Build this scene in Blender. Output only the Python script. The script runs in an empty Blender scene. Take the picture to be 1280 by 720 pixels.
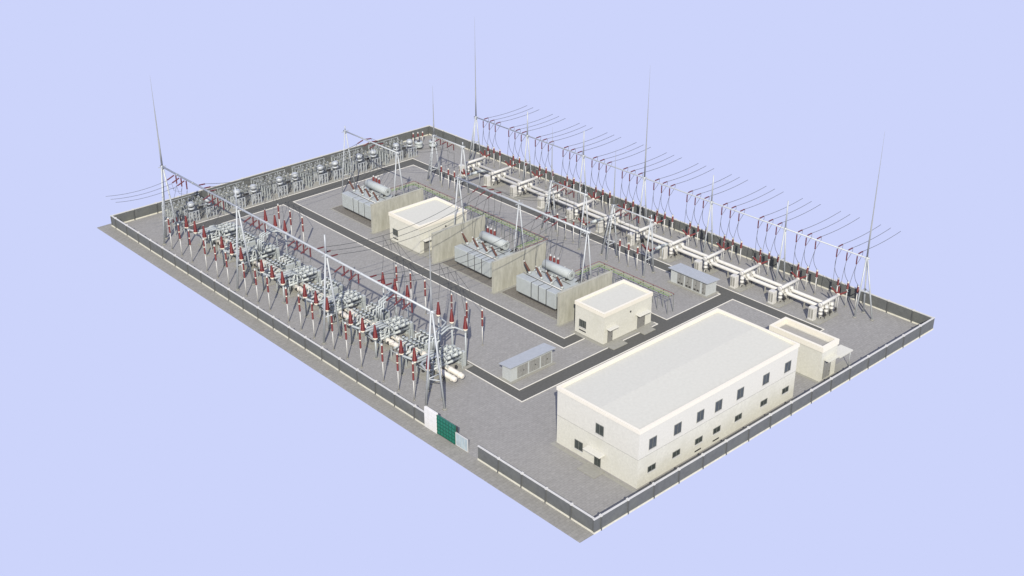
import bpy, math, random
from mathutils import Vector, Matrix
random.seed(7)
S = bpy.context.scene
COL = S.collection
R = math.radians
ORD = ['first', 'second', 'third', 'fourth', 'fifth', 'sixth', 'seventh', 'eighth', 'ninth', 'tenth', 'eleventh', 'twelfth', 'thirteenth']

# ------------------------------------------------------------------ materials
def mat(name, col, rough=0.7, var=0.08, scale=3.0, metal=0.0, detail=6.0, bump=0.0, stains=None, coords='Object', stretch=None):
    m = bpy.data.materials.new(name); m.use_nodes = True
    nt = m.node_tree; n = nt.nodes; L = nt.links
    b = n['Principled BSDF']
    b.inputs['Roughness'].default_value = rough; b.inputs['Metallic'].default_value = metal
    tc = n.new('ShaderNodeTexCoord')
    no = n.new('ShaderNodeTexNoise'); no.inputs['Scale'].default_value = scale; no.inputs['Detail'].default_value = detail
    no.inputs['Roughness'].default_value = 0.65
    src = tc.outputs[coords]
    if stretch:
        mp = n.new('ShaderNodeMapping'); mp.inputs['Scale'].default_value = stretch; L.new(src, mp.inputs['Vector']); src = mp.outputs['Vector']
    L.new(src, no.inputs['Vector'])
    mr = n.new('ShaderNodeMapRange'); mr.inputs['From Min'].default_value = 0.3; mr.inputs['From Max'].default_value = 0.7
    mr.inputs['To Min'].default_value = 1 - var; mr.inputs['To Max'].default_value = 1 + var
    L.new(no.outputs['Fac'], mr.inputs['Value'])
    vm = n.new('ShaderNodeVectorMath'); vm.operation = 'SCALE'; vm.inputs[0].default_value = [c*0.775 for c in col[:3]]
    L.new(mr.outputs['Result'], vm.inputs['Scale'])
    out = vm.outputs['Vector']
    if stains:
        scol, sscale, lo, hi = stains
        n2 = n.new('ShaderNodeTexNoise'); n2.inputs['Scale'].default_value = sscale; n2.inputs['Detail'].default_value = 5
        L.new(src, n2.inputs['Vector'])
        m2 = n.new('ShaderNodeMapRange'); m2.inputs['From Min'].default_value = lo; m2.inputs['From Max'].default_value = hi
        L.new(n2.outputs['Fac'], m2.inputs['Value'])
        mx = n.new('ShaderNodeMix'); mx.data_type = 'RGBA'
        L.new(m2.outputs['Result'], mx.inputs['Factor']); L.new(out, mx.inputs['A']); mx.inputs['B'].default_value = (*[c*0.775 for c in scol], 1)
        out = mx.outputs['Result']
    L.new(out, b.inputs['Base Color'])
    if bump:
        bp = n.new('ShaderNodeBump'); bp.inputs['Strength'].default_value = bump; bp.inputs['Distance'].default_value = 0.05
        L.new(no.outputs['Fac'], bp.inputs['Height']); L.new(bp.outputs['Normal'], b.inputs['Normal'])
    m['_out'] = 0
    return m

def paving(name, col, brick=(0.9, 0.45), mortar=0.82, spec=0.16):
    """paving blocks with worn joints and granular aggregate"""
    m = bpy.data.materials.new(name); m.use_nodes = True
    nt = m.node_tree; n = nt.nodes; L = nt.links; b = n['Principled BSDF']; b.inputs['Roughness'].default_value = 0.9
    tc = n.new('ShaderNodeTexCoord')
    br = n.new('ShaderNodeTexBrick'); br.inputs['Scale'].default_value = 1.0
    br.inputs['Brick Width'].default_value = brick[0]; br.inputs['Row Height'].default_value = brick[1]
    br.inputs['Mortar Size'].default_value = 0.035; br.inputs['Mortar Smooth'].default_value = 0.3
    c = Vector(col)*0.775
    br.inputs['Color1'].default_value = (*(c * 1.05), 1); br.inputs['Color2'].default_value = (*(c * 0.95), 1)
    br.inputs['Mortar'].default_value = (*(c * mortar), 1)
    L.new(tc.outputs['Object'], br.inputs['Vector'])
    last = br.outputs['Color']
    for sc, amp, det in ((2.2, spec, 3), (0.9, 0.07, 6), (0.06, 0.025, 3)):
        no = n.new('ShaderNodeTexNoise'); no.inputs['Scale'].default_value = sc; no.inputs['Detail'].default_value = det
        no.inputs['Roughness'].default_value = 0.7
        L.new(tc.outputs['Object'], no.inputs['Vector'])
        mr = n.new('ShaderNodeMapRange'); mr.inputs['From Min'].default_value = 0.3; mr.inputs['From Max'].default_value = 0.7
        mr.inputs['To Min'].default_value = 1 - amp; mr.inputs['To Max'].default_value = 1 + amp
        L.new(no.outputs['Fac'], mr.inputs['Value'])
        vm = n.new('ShaderNodeVectorMath'); vm.operation = 'SCALE'
        L.new(last, vm.inputs[0]); L.new(mr.outputs['Result'], vm.inputs['Scale']); last = vm.outputs['Vector']
    L.new(last, b.inputs['Base Color'])
    return m

M = {}
M['yard'] = paving('yard paving', (0.260, 0.259, 0.250), spec=0.10)
M['walk'] = paving('outer pavement', (0.245, 0.243, 0.224), brick=(1.2, 0.6), spec=0.10)
M['bed'] = paving('gravel', (0.15, 0.142, 0.125), brick=(0.7, 0.5), spec=0.25)
M['asphalt'] = mat('asphalt', (0.083, 0.085, 0.080), 0.95, 0.16, 2.5)
M['kerb'] = mat('kerb concrete', (0.66, 0.65, 0.60), 0.9, 0.08, 2)
M['pad'] = mat('pad concrete', (0.28, 0.28, 0.25), 0.9, 0.1, 2)
M['plaster'] = mat('cream plaster', (0.56, 0.562, 0.50), 0.9, 0.10, 3.0, bump=0.2, stains=((0.505, 0.505, 0.435), 0.35, 0.5, 0.8))
M['plaster_up'] = mat('pale plaster', (0.57, 0.57, 0.52), 0.9, 0.08, 3.2, bump=0.15)
M['cornice'] = mat('peach cornice', (0.70, 0.675, 0.585), 0.85, 0.05, 3)
M['roof'] = mat('roof membrane', (0.52, 0.525, 0.475), 0.9, 0.05, 2)
M['roof_dark'] = mat('grey roofing', (0.30, 0.295, 0.28), 0.9, 0.08, 2)
M['firewall'] = mat('weathered concrete', (0.36, 0.362, 0.31), 0.95, 0.18, 1.6, bump=0.3, stains=((0.285, 0.285, 0.235), 0.6, 0.5, 0.8), stretch=(1, 1, 0.25))
M['fence'] = mat('fence panel', (0.104, 0.111, 0.110), 0.75, 0.14, 1.2, stains=((0.125, 0.132, 0.122), 0.4, 0.5, 0.8))
M['coping'] = mat('white coping', (0.53, 0.535, 0.52), 0.8, 0.08, 2)
M['curbstone'] = mat('cream kerbstone', (0.60, 0.59, 0.50), 0.9, 0.12, 2)
M['postdark'] = mat('dark post', (0.085, 0.09, 0.09), 0.7, 0.1, 3)
M['steel'] = mat('galvanised tube', (0.40, 0.43, 0.45), 0.5, 0.06, 1.5, metal=0.1)
M['white'] = mat('white paint', (0.50, 0.505, 0.49), 0.5, 0.05, 2)
M['grey'] = mat('light grey enamel', (0.375, 0.41, 0.41), 0.45, 0.08, 1.5)
M['bluegrey'] = mat('blue grey enamel', (0.355, 0.39, 0.40), 0.45, 0.08, 1.2)
M['giswhite'] = mat('off white enamel', (0.53, 0.53, 0.505), 0.5, 0.10, 1.5)
M['cream'] = mat('cream enamel', (0.58, 0.56, 0.51), 0.5, 0.06, 1.5)
M['dark'] = mat('dark steel', (0.035, 0.035, 0.037), 0.6, 0.2, 3)
M['red'] = mat('oxblood porcelain', (0.132, 0.010, 0.010), 0.5, 0.2, 5)
M['darkred'] = mat('dark red porcelain', (0.095, 0.009, 0.013), 0.55, 0.15, 5)
M['brown'] = mat('brown porcelain', (0.085, 0.03, 0.018), 0.45, 0.15, 5)
M['band'] = mat('cream cement band', (0.72, 0.66, 0.55), 0.7, 0.05, 5)
M['wire'] = mat('conductor', (0.075, 0.08, 0.08), 0.6, 0.1, 1)
M['wirelight'] = mat('aluminium conductor', (0.16, 0.17, 0.19), 0.6, 0.1, 1)
M['green'] = mat('green enamel', (0.012, 0.155, 0.105), 0.45, 0.12, 1.5)
M['greendark'] = mat('dark green frame', (0.008, 0.09, 0.062), 0.5, 0.1, 2)
M['glasspale'] = mat('pale mesh panel', (0.36, 0.44, 0.47), 0.35, 0.15, 1.2)
M['glass'] = mat('window glass', (0.045, 0.055, 0.052), 0.08, 0.3, 1.0)
M['frame'] = mat('window frame', (0.16, 0.165, 0.155), 0.5, 0.1, 3)
M['door'] = mat('grey door', (0.20, 0.20, 0.19), 0.5, 0.1, 2)
M['louvre'] = mat('grey louvre', (0.25, 0.255, 0.245), 0.5, 0.18, 3)
M['busgreen'] = mat('green busbar', (0.17, 0.29, 0.08), 0.6, 0.08, 3)
M['busyellow'] = mat('yellow busbar', (0.36, 0.40, 0.19), 0.6, 0.08, 3)
M['busred'] = mat('red busbar', (0.22, 0.13, 0.11), 0.6, 0.08, 3)
M['shedroof'] = mat('blue grey sheet roof', (0.355, 0.385, 0.415), 0.55, 0.06, 1.5)
M['capgrey'] = mat('capacitor grey', (0.20, 0.215, 0.21), 0.6, 0.15, 2)
M['mast'] = mat('weathered mast steel', (0.225, 0.24, 0.25), 0.6, 0.08, 1.5)
M['kiosk'] = mat('kiosk enamel', (0.44, 0.47, 0.47), 0.5, 0.06, 1.5)
M['pink'] = mat('white tile', (0.66, 0.66, 0.645), 0.5, 0.06, 1.2)

# ------------------------------------------------------------------ mesh builder
class MB:
    def __init__(s): s.v = []; s.f = []; s.sm = []; s.mi = []; s.mats = []; s.cur = 0
    def m(s, key):
        if key not in s.mats: s.mats.append(key)
        s.cur = s.mats.index(key); return s
    def face(s, idx, smooth=False): s.f.append(idx); s.sm.append(smooth); s.mi.append(s.cur)
    def box(s, x0, x1, y0, y1, z0, z1):
        b = len(s.v)
        s.v += [(x0,y0,z0),(x1,y0,z0),(x1,y1,z0),(x0,y1,z0),(x0,y0,z1),(x1,y0,z1),(x1,y1,z1),(x0,y1,z1)]
        for q in ((0,3,2,1),(4,5,6,7),(0,1,5,4),(1,2,6,5),(2,3,7,6),(3,0,4,7)): s.face([b+i for i in q])
        return s
    def bbox(s, x0, x1, y0, y1, z0, z1, c=0.05):
        """box with chamfered upright and top edges"""
        b = len(s.v)
        def ring(d, z): return [(x0+d,y0,z),(x1-d,y0,z),(x1,y0+d,z),(x1,y1-d,z),(x1-d,y1,z),(x0+d,y1,z),(x0,y1-d,z),(x0,y0+d,z)]
        r0 = ring(c, z0); r1 = ring(c, z1-c)
        r2 = [((x0+x1)/2+(p[0]-(x0+x1)/2)*(1-2*c/(x1-x0)), (y0+y1)/2+(p[1]-(y0+y1)/2)*(1-2*c/(y1-y0)), z1) for p in r1]
        s.v += r0+r1+r2
        for k in (0, 8):
            for i in range(8):
                j = (i+1) % 8; s.face([b+k+i, b+k+j, b+k+8+j, b+k+8+i])
        s.face([b+16+i for i in range(8)]); s.face([b+i for i in reversed(range(8))])
        return s
    def prof(s, p, q, rs, n=10, caps=True):
        """revolved profile: rs = list of (t, r) along p->q"""
        p = Vector(p); q = Vector(q); d = (q-p)
        w = d.normalized(); u = w.orthogonal().normalized(); v = w.cross(u)
        b = len(s.v)
        for t, r in rs:
            c = p + d*t
            for i in range(n):
                a = 2*math.pi*i/n; s.v.append(tuple(c + u*(r*math.cos(a)) + v*(r*math.sin(a))))
        for k in range(len(rs)-1):
            for i in range(n):
                j = (i+1) % n; s.face([b+k*n+i, b+k*n+j, b+(k+1)*n+j, b+(k+1)*n+i], True)
        if caps:
            s.face([b+i for i in reversed(range(n))]); e = b+(len(rs)-1)*n; s.face([e+i for i in range(n)])
        return s
    def cyl(s, p, q, r0, r1=None, n=10): return s.prof(p, q, [(0, r0), (1, r0 if r1 is None else r1)], n)
    def tank(s, p, q, r, n=14, fl=0.0):
        """vessel with domed ends and flanges"""
        L = (Vector(q)-Vector(p)).length; e = min(0.3*r/L, .2)
        rs = [(0, r*.35), (e*.4, r*.8), (e, r)]
        if fl: rs += [(.30, r), (.30, r+fl), (.36, r+fl), (.36, r), (.68, r), (.68, r+fl), (.74, r+fl), (.74, r)]
        rs += [(1-e, r), (1-e*.4, r*.8), (1, r*.35)]
        return s.prof(p, q, rs, n)
    def tube(s, pts, r, n=8):
        pts = [Vector(p) for p in pts]; b = len(s.v); N = len(pts)
        u = None
        for k, p in enumerate(pts):
            t = ((pts[min(k+1, N-1)]-p).normalized() + (p-pts[max(k-1, 0)]).normalized())
            t = t.normalized() if t.length > 1e-6 else Vector((0, 0, 1))
            if u is None: u = t.orthogonal().normalized()
            u = (u - t*u.dot(t)); u = u.normalized() if u.length > 1e-6 else t.orthogonal().normalized()
            v = t.cross(u)
            rr = r
            for i in range(n):
                a = 2*math.pi*i/n; s.v.append(tuple(p + u*(rr*math.cos(a)) + v*(rr*math.sin(a))))
        for k in range(N-1):
            for i in range(n):
                j = (i+1) % n; s.face([b+k*n+i, b+k*n+j, b+(k+1)*n+j, b+(k+1)*n+i], True)
        s.face([b+i for i in reversed(range(n))]); e = b+(N-1)*n; s.face([e+i for i in range(n)])
        return s
    def sheds(s, p, q, r0, r1, k, n=10):
        """porcelain insulator: k rain sheds from p to q"""
        rs = []
        for i in range(k):
            t0 = i/k; a = r0+(r1-r0)*t0
            rs += [(t0, a*.72), (t0+.42/k, a), (t0+.58/k, a), (t0+.98/k, a*.72)]
        return s.prof(p, q, rs, n)
    def build(s, name, parent=None, loc=None, mat=None):
        me = bpy.data.meshes.new(name); me.from_pydata(s.v, [], s.f)
        me.polygons.foreach_set('use_smooth', s.sm); me.polygons.foreach_set('material_index', s.mi)
        for k in (s.mats or [mat]): me.materials.append(M[k])
        me.update()
        o = bpy.data.objects.new(name, me); COL.objects.link(o)
        if parent is not None: o.parent = parent
        if loc is not None: o.location = loc
        return o

def tag(o, label=None, cat=None, group=None, kind=None):
    if label: o['label'] = label
    if cat: o['category'] = cat
    if group: o['group'] = group
    if kind: o['kind'] = kind
    return o
def thing(name, label, cat, loc=(0,0,0), group=None):
    o = bpy.data.objects.new(name, None); COL.objects.link(o); o.location = loc
    o.empty_display_size = .3
    return tag(o, label, cat, group)
KIDS = {}
def kids(o):
    return [c for c in bpy.data.objects if c.parent == o]
def tree(o): return (o, [tree(c) for c in kids(o)])
def copy_tree(t, parent=None):
    o, ch = t
    c = o.copy(); COL.objects.link(c); c.parent = parent
    for k in ch: copy_tree(k, c)
    return c
def dup(t, loc, label, group=None):
    c = copy_tree(t); c.location = loc; c['label'] = label
    if group: c['group'] = group
    return c
def struct(name, mb): return tag(mb.build(name), kind='structure')
def sag(p, q, s, n=14):
    p = Vector(p); q = Vector(q)
    return [p.lerp(q, i/n) - Vector((0, 0, 4*s*(i/n)*(1-i/n))) for i in range(n+1)]

# ------------------------------------------------------------------ ground, roads
W, D, FH = 88.1, 144.8, 2.5
struct('yard_paving', MB().m('yard').box(0, W, 0, D, -0.12, 0))
struct('pavement', MB().m('walk').box(-2.9, -0.002, 0, 146.4, -0.14, -0.004))
struct('pavement_end', MB().m('walk').box(-0.002, 0.6, D+0.002, 146.4, -0.14, -0.004))
def sheet(mb, x0, x1, y0, y1, z=0.012): return mb.box(x0, x1, y0, y1, 0.002, z)
rd = MB().m('asphalt')
sheet(rd, 16.1, 18.3, 32.1, 130); sheet(rd, 18.3, 71.0, 32.1, 35.1); sheet(rd, 71.0, 73.7, 13.3, 133.6)
sheet(rd, 33.8, 36.4, 40.3, 130); sheet(rd, 36.4, 39.0, 40.3, 42.8); sheet(rd, 10.5, 71.0, 130, 133.6)
sheet(rd, 52.9, 55.4, 35.1, 45.5); sheet(rd, 16.1, 16.1001, 130, 130.001)
struct('road', rd)
kb = MB().m('kerb')
kw, kh = 0.07, 0.10
def kline(x0, y0, x1, y1):
    kb.box(min(x0, x1)-kw, max(x0, x1)+kw, min(y0, y1)-kw, max(y0, y1)+kw, 0.003, kh)
seg = [((16.1,32.1),(16.1,129.8)), ((16.25,32.1),(70.85,32.1)), ((71,32.1),(71,13.3)), ((71.15,13.3),(73.55,13.3)), ((73.7,13.3),(73.7,133.6)),
       ((18.45,35.1),(39.6,35.1)), ((18.3,35.1),(18.3,129.8)), ((18.3,130),(33.65,130)), ((33.8,40.45),(33.8,130)), ((33.8,40.3),(39,40.3)),
       ((36.55,42.8),(39,42.8)), ((36.4,42.8),(36.4,129.85)), ((36.4,130),(70.85,130)), ((71,35.25),(71,130)), ((55.55,35.1),(71,35.1)),
       ((55.4,35.1),(55.4,45.5)), ((10.5,133.6),(73.55,133.6)), ((51.4,35.1),(52.75,35.1)), ((52.9,35.1),(52.9,36.0)), ((43.6,35.1),(48.0,35.1))]
for (a, b), (c, d) in seg: kline(a, b, c, d)
struct('kerb', kb)
ap = MB().m('pad')
for x0, x1, y0, y1 in ((39.1,53.0,35.65,43.9),(39.2,53.0,87.6,99.0),(56.8,62.2,2.6,14.2),(11.0,50.2,2.2,20.2)):
    ap.box(x0, x1, y0, y1, 0.003, 0.03)
struct('apron', ap)

# ------------------------------------------------------------------ perimeter walls
def wall_run(name, label, x0, y0, x1, y1, step, off, inner):
    """wall from (x0,y0) to (x1,y1) along one axis"""
    L = math.hypot(x1-x0, y1-y0); ax = abs(x1-x0) > abs(y1-y0)
    t = thing(name, label, 'wall', (x0, y0, 0))
    def bar(mb, a, b, w, z0, z1):
        if ax: return mb.box(a, b, -w, w, z0, z1)
        return mb.box(-w, w, a, b, z0, z1)
    bar(MB().m('curbstone'), 0, L, 0.2, 0.0, 0.26).build('base_strip', t)
    p = bar(MB().m('fence'), 0.03, L-0.03, 0.11, 0.26, FH-0.14)
    n = int(L/0.9)
    p.build('panel', t)
    bar(MB().m('coping'), -0.05, L+0.05, 0.135, FH-0.14, FH).build('coping', t)
    k = 0; a = off
    pm = MB().m('postdark')
    if ax: pm.box(-.1, .1, -.26, .26, 0, FH-.142)
    else: pm.box(-.26, .26, -.1, .1, 0, FH-.142)
    pm.m('coping')
    if ax: pm.box(-.15, .15, -.22, .22, FH-.15, FH+.1)
    else: pm.box(-.22, .22, -.15, .15, FH-.15, FH+.1)
    me = None
    while a < L-.1:
        loc = (a, 0, 0) if ax else (0, a, 0)
        if me is None: o = pm.build('post', t, loc); me = o
        else:
            o = me.copy(); COL.objects.link(o); o.parent = t; o.location = loc
        a += step
    return t
e = 0.25
wall_run('perimeter_wall', 'short grey boundary wall with white coping between front corner and gate opening', 0, 0.27, 0, 24.5, 5.1, 4.3, 1)
wall_run('perimeter_wall', 'long grey boundary wall running left from the white gate pier', 0, 37.3, 0, D-0.27, 5.15, 2.6, 1)
wall_run('perimeter_wall', 'grey boundary wall along the right side below the main building', -0.24, 0, W+.24, 0, 5.5, 1.4, 1)
wall_run('perimeter_wall', 'long grey boundary wall behind the row of back gantry towers', W, 0.27, W, D-.27, 5.2, 3.8, 1)
wall_run('perimeter_wall', 'grey boundary wall at the far left end behind the capacitor banks', -0.24, D, W+.24, D, 5.5, 5.3, 1)

# ------------------------------------------------------------------ gate
t = thing('gate_pier', 'white tiled wall panel left of the green gate', 'gate pier', (0, 34.25, 0))
MB().m('pink').bbox(-.22, .22, 0, 3.0, 0, 3.65, .03).build('panel', t)
g = MB().m('coping')
for z in (0.9, 1.8, 2.7): g.box(-.235, -.222, 0.04, 2.96, z-.02, z+.02)
for y in (1.0, 2.0): g.box(-.238, -.222, y-.02, y+.02, 0.04, 3.6)
g.build('joint_lines', t)
t = thing('sliding_gate', 'dark green panelled sliding gate beside the white gate pier', 'gate', (0, 29.8, 0))
MB().m('green').box(-.12, .06, 0.05, 4.38, .12, 3.45).build('panel', t)
g = MB().m('greendark')
for y in (0.05, .75, 1.45, 2.15, 2.85, 3.55, 4.25): g.box(-.17, -.122, y, y+.12, .12, 3.45)
for z in (.12, .75, 1.4, 2.05, 2.7, 3.35): g.box(-.20, -.125, 0.02, 4.41, z, z+.1)
g.build('frame', t)
MB().m('dark').box(-.10, .04, .3, .6, 0.0, .118).box(-.10, .04, 3.8, 4.1, 0, .118).build('wheel', t)
MB().m('dark').box(.07, .45, 0.0, 1.0, .0, 3.1).build('shadow_notch', t)  # dark box standing in for the shadowed notch behind the gate's right end
t = thing('mesh_gate', 'low pale gate leaf with white frame at the entrance gap', 'gate', (0, 26.9, 0))
MB().m('glasspale').box(-.03, .03, .12, 2.78, .15, 2.25).build('infill', t)
g = MB().m('white')
g.box(-.07, .07, 0, 2.9, 0.03, .15).box(-.07, .07, 0, 2.9, 2.25, 2.38).box(-.07, .07, 0, .12, .15, 2.25).box(-.07, .07, 2.78, 2.9, .15, 2.25)
for y in (.8, 1.45, 2.1): g.box(-.04, .04, y-.02, y+.02, .15, 2.25)
g.build('frame', t)

# ------------------------------------------------------------------ buildings
def window(parent, axis, pos, a0, a1, z0, z1, panes=2, sill=True):
    """window on a face; axis 'x' = face at x=pos looking to -x, axis 'y' = face at y=pos looking to -y"""
    def bx(mb, d0, d1, a, b, c, d):
        if axis == 'x': return mb.box(pos-d1, pos-d0, a, b, c, d)
        return mb.box(a, b, pos-d1, pos-d0, c, d)
    f = MB().m('frame'); w = .09
    bx(f, -.05, .05, a0, a1, z0, z0+w); bx(f, -.05, .05, a0, a1, z1-w, z1)
    bx(f, -.05, .05, a0, a0+w, z0+w, z1-w); bx(f, -.05, .05, a1-w, a1, z0+w, z1-w)
    for k in range(1, panes):
        c = a0+(a1-a0)*k/panes; bx(f, -.04, .045, c-.03, c+.03, z0+w, z1-w)
    fr = f.build('window', parent)
    bx(MB().m('glass'), -.04, .012, a0+w, a1-w, z0+w, z1-w).build('pane', fr)
    if sill: bx(MB().m('coping'), -.02, .14, a0-.08, a1+.08, z0-.09, z0-.003).build('sill', fr)
    return fr
def door(parent, axis, pos, a0, a1, z1, mt='door', leaves=1):
    def bx(mb, d0, d1, a, b, c, d):
        if axis == 'x': return mb.box(pos-d1, pos-d0, a, b, c, d)
        return mb.box(a, b, pos-d1, pos-d0, c, d)
    f = MB().m(mt); bx(f, -.03, .03, a0, a1, .15, z1)
    o = f.build('door', parent)
    g = MB().m('frame'); bx(g, -.03, .06, a0-.07, a0-.002, .15, z1+.07); bx(g, -.03, .06, a1+.002, a1+.07, .15, z1+.07); bx(g, -.03, .06, a0, a1, z1+.002, z1+.07)
    if leaves == 2: bx(g, .03, .045, (a0+a1)/2-.015, (a0+a1)/2+.015, .16, z1)
    g.build('frame', o)
    h = MB().m('dark'); bx(h, .03, .10, a1-.22, a1-.16, 1.05, 1.25); h.build('handle', o)
    return o
def canopy(parent, axis, pos, a0, a1, z, dep):
    mb = MB().m('plaster_up')
    if axis == 'x': mb.bbox(pos-dep, pos-.003, a0, a1, z, z+.2, .03)
    else: mb.bbox(a0, a1, pos-dep, pos-.003, z, z+.2, .03)
    return mb.build('canopy', parent)
def roofbox(parent, x0, x1, y0, y1, hw, ht, drop, oh=.12, band=.55, tw=.35, rm='roof'):
    """parapet ring with cornice band, and a sunken roof deck"""
    c = MB().m('cornice')
    a0, a1, b0, b1 = x0-oh, x1+oh, y0-oh, y1+oh
    z0, z1 = ht-band, ht; w = tw+oh
    c.box(a0, a0+w, b0, b1, z0, z1).box(a1-w, a1, b0, b1, z0, z1).box(a0+w, a1-w, b0, b0+w, z0, z1).box(a0+w, a1-w, b1-w, b1, z0, z1)
    c.build('parapet', parent)
    p = MB().m('plaster_up')
    i0, i1, j0, j1 = x0+tw, x1-tw, y0+tw, y1-tw
    zz = ht-drop
    rf = MB().m(rm); jm = (j0+j1)/2; rise = .28 if j1-j0 > 12 else 0.0
    rf.v += [(i0-.01,j0-.01,zz-.1),(i1+.01,j0-.01,zz-.1),(i1+.01,j1+.01,zz-.1),(i0-.01,j1+.01,zz-.1),(i0-.01,j0-.01,zz),(i1+.01,j0-.01,zz),(i1+.01,jm,zz+rise),(i0-.01,jm,zz+rise),(i1+.01,j1+.01,zz),(i0-.01,j1+.01,zz)]
    for q in ((3,2,1,0),(4,5,6,7),(7,6,8,9),(0,1,5,4),(2,3,9,8),(1,2,8,6,5),(3,0,4,7,9)): rf.face(list(q))
    rf.build('roof', parent)
    if drop > band:
        q = .1
        p.box(i0-q, i0, j0-q, j1+q, zz+.002, z0).box(i1, i1+q, j0-q, j1+q, zz+.002, z0).box(i0, i1, j0-q, j0, zz+.002, z0).box(i0, i1, j1, j1+q, zz+.002, z0)
        p.build('parapet_inner_face', parent)
def walls(parent, x0, x1, y0, y1, z0, z1, t=.3, mt='plaster', name='wall'):
    m = MB().m(mt)
    m.box(x0, x1, y0, y0+t, z0, z1).box(x0, x1, y1-t, y1, z0, z1).box(x0, x0+t, y0+t, y1-t, z0, z1).box(x1-t, x1, y0+t, y1-t, z0, z1)
    return m.build(name, parent)

b = thing('control_building', 'large two storey cream building with flat pale roof at right front', 'building', (0,0,0))
X0, X1, Y0, Y1 = 11.7, 49.7, 2.8, 19.5
walls(b, X0, X1, Y0, Y1, 0, 5.25, name='lower_wall'); walls(b, X0, X1, Y0, Y1, 5.31, 9.75, mt='plaster_up', name='upper_wall')
MB().m('frame').box(X0+.015, X1-.015, Y0+.015, Y1-.015, 5.25, 5.31).build('string_course', b)
roofbox(b, X0, X1, Y0, Y1, 9.8, 10.35, .5, band=.6, tw=.3)
MB().m('roof_dark').box(X0-.04, X1+.04, Y0-.04, Y1+.04, 0.0, 0.32).build('plinth', b)
for x in (13.9, 19.4, 24.6, 28.9, 34.2, 40.7, 46.4):
    window(b, 'y', Y0, x, x+1.65, 6.1, 7.95, 2)
    window(b, 'y', Y0, x, x+1.75, 2.1, 3.15, 2)
for x in (24.7, 29.0):
    MB().m('dark').box(x, x+1.5, Y0-.03, Y0+.02, .75, 1.0).build('vent', b)
window(b, 'x', X0, 9.7, 11.35, 6.0, 7.75, 2); window(b, 'x', X0, 13.85, 15.6, 1.25, 2.85, 2)
door(b, 'x', X0, 10.15, 11.35, 2.3, 'glass', 2)
canopy(b, 'x', X0, 9.2, 12.7, 2.95, 1.3)
MB().m('pad').box(9.2, X0-.05, 9.1, 12.6, .032, .15).build('doorstep', b)

b = thing('annex_building', 'narrow cream annex with deep parapet standing beyond the large building', 'building', (0,0,0))
X0, X1, Y0, Y1 = 57.4, 61.8, 3.0, 13.8
walls(b, X0, X1, Y0, Y1, 0, 5.7); roofbox(b, X0, X1, Y0, Y1, 6.0, 6.6, 1.15, band=.95, tw=.4, rm='roof_dark')
door(b, 'y', Y0, 58.3, 60.2, 3.6, 'louvre', 2)
MB().m('plaster_up').box(61.81, 65.6, 2.2, 4.7, 3.2, 3.42).build('canopy', b)
MB().m('plaster').box(58.0, 61.0, 1.9, 2.998, 3.95, 4.1).build('door_canopy', b)
MB().m('pad').box(62.3, 66.6, 1.0, 4.4, .004, .12).build('doorstep', b)
MB().m('steel').cyl((65.3, 2.5, .0), (65.3, 2.5, 3.25), .07).build('canopy_post', b)

def relay_house(label, X0, X1, Y0, Y1, right):
    b = thing('relay_house', label, 'building', (0,0,0), 'small cream relay houses')
    walls(b, X0, X1, Y0, Y1, 0, 5.6); roofbox(b, X0, X1, Y0, Y1, 6, 6.35, .4, band=.75, tw=.35, oh=.1)
    MB().m('pad').box(X0-.05, X1+.05, Y0-.05, Y1+.05, 0.0, .22).build('plinth', b)
    c = Y1-1.05
    window(b, 'x', X0, c-1.75, c, 1.6, 3.1, 4)
    MB().m('dark').box(X0-.03, X0+.02, c-1.7, c, .8, 1.05).build('vent', b)
    door(b, 'y', Y0, X0+1.1, X0+2.25, 2.7, 'door', 1); canopy(b, 'y', Y0, X0+.6, X0+3.0, 3.0, 1.0)
    MB().m('pad').box(X0+.1, X0+3.7, Y0-2.5, Y0-.06, .032, .16).build('doorstep', b)
    door(b, 'y', Y0, X0+8.9, X0+10.8, 2.9, 'door', 2); canopy(b, 'y', Y0, X0+8.3, X0+11.4, 3.15, 1.1)
    MB().m('pad').box(X0+8.3, X0+11.3, Y0-2.4, Y0-.06, .032, .16).build('doorstep', b)
    MB().m('dark').cyl((X0+6.9, Y0-.06, 4.4), (X0+6.9, Y0+.02, 4.4), .2).build('vent', b)
    return b
relay_house('small cream relay house next to the large building, right of three transformers', 39.7, 52.3, 36.3, 43.4, True)
relay_house('small cream relay house between the left transformer and the middle transformer', 39.8, 52.4, 88.3, 98.4, False)

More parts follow.
